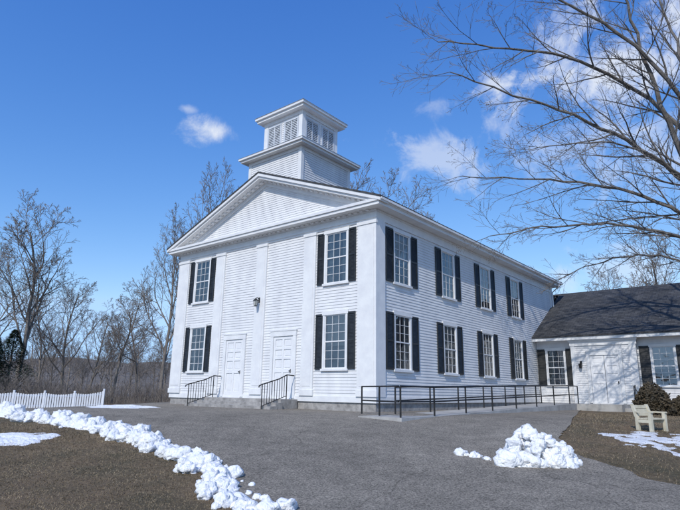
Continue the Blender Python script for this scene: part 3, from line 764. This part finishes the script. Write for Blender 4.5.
for i in range(330):
    x, y = path[int(rg.random()**.75*(len(path)-1))]; R, F = RF(x, y); r = (.03+.15*rg.random()**2.2)*(.55+.045*F); sc_ = .13+.010*F
    x += max(-1.6, min(1.6, rg.gauss(0,.8)))*sc_; y += max(-1.6, min(1.6, rg.gauss(0,.8)))*sc_
    chunk(sb, (x, y, gz(x, y)+r*.4), r, i, .85, 3 if r > .07 else 2)
tag(sb.build('snow_bank', M['snow'], smooth=True), 'lumpy white snow bank curving along the left edge of the driveway', 'snow')
pl = MB(); pc = G(546,468)
for i in range(130):
    a = rg.uniform(0,6.28); t = math.sqrt(rg.random()); ra = .66*t; x = pc[0]+RX*ra*math.cos(a)+HX*(ra*.7*math.sin(a)+.4); y = pc[1]+RY*ra*math.cos(a)+HY*(ra*.7*math.sin(a)+.4)
    hgt = .52*(1-t**2.2)*(1+.5*noise.noise(Vector((x*2,y*2,0)))); r = rg.uniform(.05,.16); chunk(pl, (x, y, gz(x, y)+hgt*rg.uniform(.3,1)+r*.1), r, 300+i, .9, 3)
tag(pl.build('snow_pile', M['snow'], smooth=True), 'tall heap of white snow lumps at the right edge of the driveway', 'snow pile')
for i, (px, py, r, lb) in enumerate(((461,456,.12,'snow lump farthest left of the snow heap'),(475,458,.10,'snow lump between the leftmost one and the heap'),(487,461,.07,'smallest snow lump on the asphalt near the snow heap'),(510,466,.24,'big snow lump touching the left foot of the snow heap'))):
    x, y = G(px, py); m = MB(); chunk(m, (x, y, gz(x, y)+r*.3), r, 500+i, .8, 3); chunk(m, (x+r*.6, y+r*.4, gz(x, y)+r*.15), r*.7, 520+i, .7, 3)
    tag(m.build('snow_lump', M['snow'], smooth=True), lb, 'snow', 'snow lumps beside the snow heap')
def patch(px, py, rx, ry, h, label, seed, gap=0, mt='snow'):
    x0, y0 = G(px, py); m = MB(); nr, na = 26, 90
    for i in range(nr+1):
        for j in range(na):
            a = 2*math.pi*j/na; k_ = i/nr*(1+.35*noise.noise(Vector((math.cos(a)*1.6, math.sin(a)*1.6, seed)))+.12*noise.noise(Vector((math.cos(a)*6, math.sin(a)*6, seed))))
            x = x0+RX*rx*k_*math.cos(a)+HX*ry*k_*math.sin(a); y = y0+RY*rx*k_*math.cos(a)+HY*ry*k_*math.sin(a)
            m.v.append((x, y, gz(x, y)-.015+h*(1-(i/nr)**3)*(.8+.4*noise.noise(Vector((x*2,y*2,seed)))) - gap*max(0, .1+noise.fractal(Vector((x*2.2,y*2.2,seed)), 1, 2, 4))))
    for i in range(nr):
        for j in range(na): m.f.append((i*na+j, i*na+(j+1)%na, (i+1)*na+(j+1)%na, (i+1)*na+j))
    tag(m.build('snow_patch', M[mt], smooth=True), label, 'snow')
patch(10, 439, 1.15, .8, .07, 'flat snow patch on the brown lawn at the left picture edge', 1, .05)
patch(122, 408, 1.3, 1.6, .12, 'snow patch between the white fence and the church corner', 2, .05)
patch(672, 442, 1.7, 1.7, .05, 'wide thin snow patch on the lawn near the cream bench', 3, .09, 'oldsnow')
# ------------------------------------------------------------------ bench
bx_, by_ = G(653,431); bz = gz(bx_, by_)
bench = empty('garden_bench', (0,0,0), 'cream slatted wooden garden bench on the lawn in front of the annex', 'bench')
m = MB()
for i in range(4): m.box(-.36, .36, -.22+i*.115, -.12+i*.115, .34, .375)
m.build('seat', M['bench'], bench)
m = MB()
for i in range(3): z = .43+i*.105; y = .25+.03*i; m.box(-.36, .36, y, y+.03, z, z+.09)
m.build('backrest', M['bench'], bench)
for sx in (-1, 1):
    m = MB(); a, b = sx*.33-.045, sx*.33+.045
    m.box(a, b, -.23, -.14, 0, .52); m.box(a, b, .18, .27, 0, .398); m.box(a-.002, b+.002, -.14, .18, .24, .33); m.box(a, b, -.26, .25, .52, .56)
    m.hexa([(a,.19,.398),(b,.19,.398),(b,.28,.398),(a,.28,.398),(a,.32,.76),(b,.32,.76),(b,.38,.76),(a,.38,.76)])
    m.build('end_frame', M['bench'], bench)
bench.location = (bx_, by_, bz-.01); bench.rotation_euler = (0,0,rad(HEAD+28)); bench.scale = (.86,.86,.86)
# ------------------------------------------------------------------ grass blades
gb = MB(); rg = random.Random(77)
def blades(n, R0, R1, F0, F1, hs):
    c = 0
    while c < n:
        F = F0+(F1-F0)*rg.random()**1.5; R = rg.uniform(R0, R1)
        if abs(R) > F*.66+.5: c += .2; continue
        x, y = cf(R, F)
        if in_road(x, y): c += .2; continue
        c += 1; z = gz(x, y)-.004; a = rg.uniform(0,6.28); h = hs*rg.uniform(.4,1.4); w = .0035+.0004*F; l = rg.uniform(.3,1.6)*h
        dx, dy = math.cos(a), math.sin(a); b_ = rg.uniform(0,6.28)
        gb.quad((x-dx*w,y-dy*w,z),(x+dx*w,y+dy*w,z),(x+math.cos(b_)*l,y+math.sin(b_)*l,z+h))
blades(60000, -9, 0, 5, 14, .022); blades(7000, -14, -3, 12, 24, .03); blades(22000, 4, 15, 8, 22, .028)
tag(gb.build('grass', M['blade']), 'short dormant brown grass of the lawns', 'grass', kind='stuff')
# ------------------------------------------------------------------ light and sky
SUN = Vector((.30, -.95, 0)).normalized(); EL = rad(42)
sl = bpy.data.lights.new('sun', 'SUN'); sl.energy = 3.1; sl.angle = rad(.5); sl.color = (1,.955,.89)
so = bpy.data.objects.new('sun', sl); COL.objects.link(so)
sd = Vector((SUN.x*math.cos(EL), SUN.y*math.cos(EL), math.sin(EL))); so.rotation_euler = sd.to_track_quat('Z', 'Y').to_euler(); so.location = sd*50
w = bpy.data.worlds.new('World'); sc.world = w; w.use_nodes = True; nt = w.node_tree; N = nt.nodes; L = nt.links
bg = N['Background']; bg.inputs['Strength'].default_value = .1
sky = N.new('ShaderNodeTexSky'); sky.sky_type = 'NISHITA'; sky.sun_disc = False; sky.sun_elevation = EL; sky.sun_rotation = math.atan2(SUN.x, SUN.y)
sky.altitude = 300; sky.air_density = 1.0; sky.dust_density = .4; sky.ozone_density = 2.5
def math_(op, a, b=None, clamp=False):
    n = N.new('ShaderNodeMath'); n.operation = op; n.use_clamp = clamp
    for i, q in enumerate((a, b)):
        if q is None: continue
        if isinstance(q, (int, float)): n.inputs[i].default_value = q
        else: L.new(q, n.inputs[i])
    return n.outputs[0]
sep = N.new('ShaderNodeSeparateColor'); cmb = N.new('ShaderNodeCombineColor'); L.new(sky.outputs[0], sep.inputs[0])
ch = []
for i, (tn, a_, p_) in enumerate(((.080,3.4,1.45),(.092,1.72,1.03),(.115,1.30,.60))):
    ch.append(math_('MULTIPLY', math_('POWER', math_('MULTIPLY', sep.outputs[i], tn), p_), a_*10))
B_ = ch[2]
L.new(math_('MINIMUM', ch[0], math_('MULTIPLY', B_, .42)), cmb.inputs[0]); L.new(math_('MINIMUM', ch[1], math_('MULTIPLY', B_, .66)), cmb.inputs[1]); L.new(B_, cmb.inputs[2])
tc = N.new('ShaderNodeTexCoord'); V = tc.outputs['Generated']
nz = N.new('ShaderNodeTexNoise'); nz.inputs['Scale'].default_value = 11; nz.inputs['Detail'].default_value = 9; nz.inputs['Roughness'].default_value = .64; nz.inputs['Distortion'].default_value = .4; L.new(V, nz.inputs['Vector'])
total = None
for (px, py, rx, ry, dens, kk) in ((214,130,36,19,.95,1.5),(188,109,14,6,.4,1.7),(612,72,112,84,.85,2.6),(445,158,75,36,.5,2.8),(437,105,30,18,.25,2.9),(560,140,120,50,.42,2.7),(655,150,75,60,.45,2.5),(620,270,120,30,.45,2.2)):
    c = ray(px, py); cr_ = Vector((0,0,1)).cross(c).normalized()*-1; cu_ = c.cross(cr_).normalized()
    sub = N.new('ShaderNodeVectorMath'); sub.operation = 'SUBTRACT'; L.new(V, sub.inputs[0]); sub.inputs[1].default_value = c
    def dot(v):
        n = N.new('ShaderNodeVectorMath'); n.operation = 'DOT_PRODUCT'; L.new(sub.outputs[0], n.inputs[0]); n.inputs[1].default_value = v; return n.outputs['Value']
    a = math_('DIVIDE', dot(cr_), rx/FPX*.9); b = math_('DIVIDE', dot(cu_), ry/FPX*.9)
    ln_ = math_('SQRT', math_('ADD', math_('MULTIPLY', a, a), math_('MULTIPLY', b, b)))
    mk = math_('ADD', math_('SUBTRACT', .92, ln_), math_('MULTIPLY', math_('SUBTRACT', nz.outputs[0], .5), kk*1.8))
    mr = N.new('ShaderNodeMapRange'); mr.interpolation_type = 'SMOOTHSTEP'; L.new(mk, mr.inputs[0]); mr.inputs[1].default_value = 0; mr.inputs[2].default_value = 1.1; mr.inputs[3].default_value = 0; mr.inputs[4].default_value = dens
    total = mr.outputs[0] if total is None else math_('MAXIMUM', total, mr.outputs[0])
mx = N.new('ShaderNodeMix'); mx.data_type = 'RGBA'; L.new(total, mx.inputs[0]); L.new(cmb.outputs[0], mx.inputs[6]); mx.inputs[7].default_value = (8.2,8.7,9.6,1)
L.new(mx.outputs[2], bg.inputs['Color'])
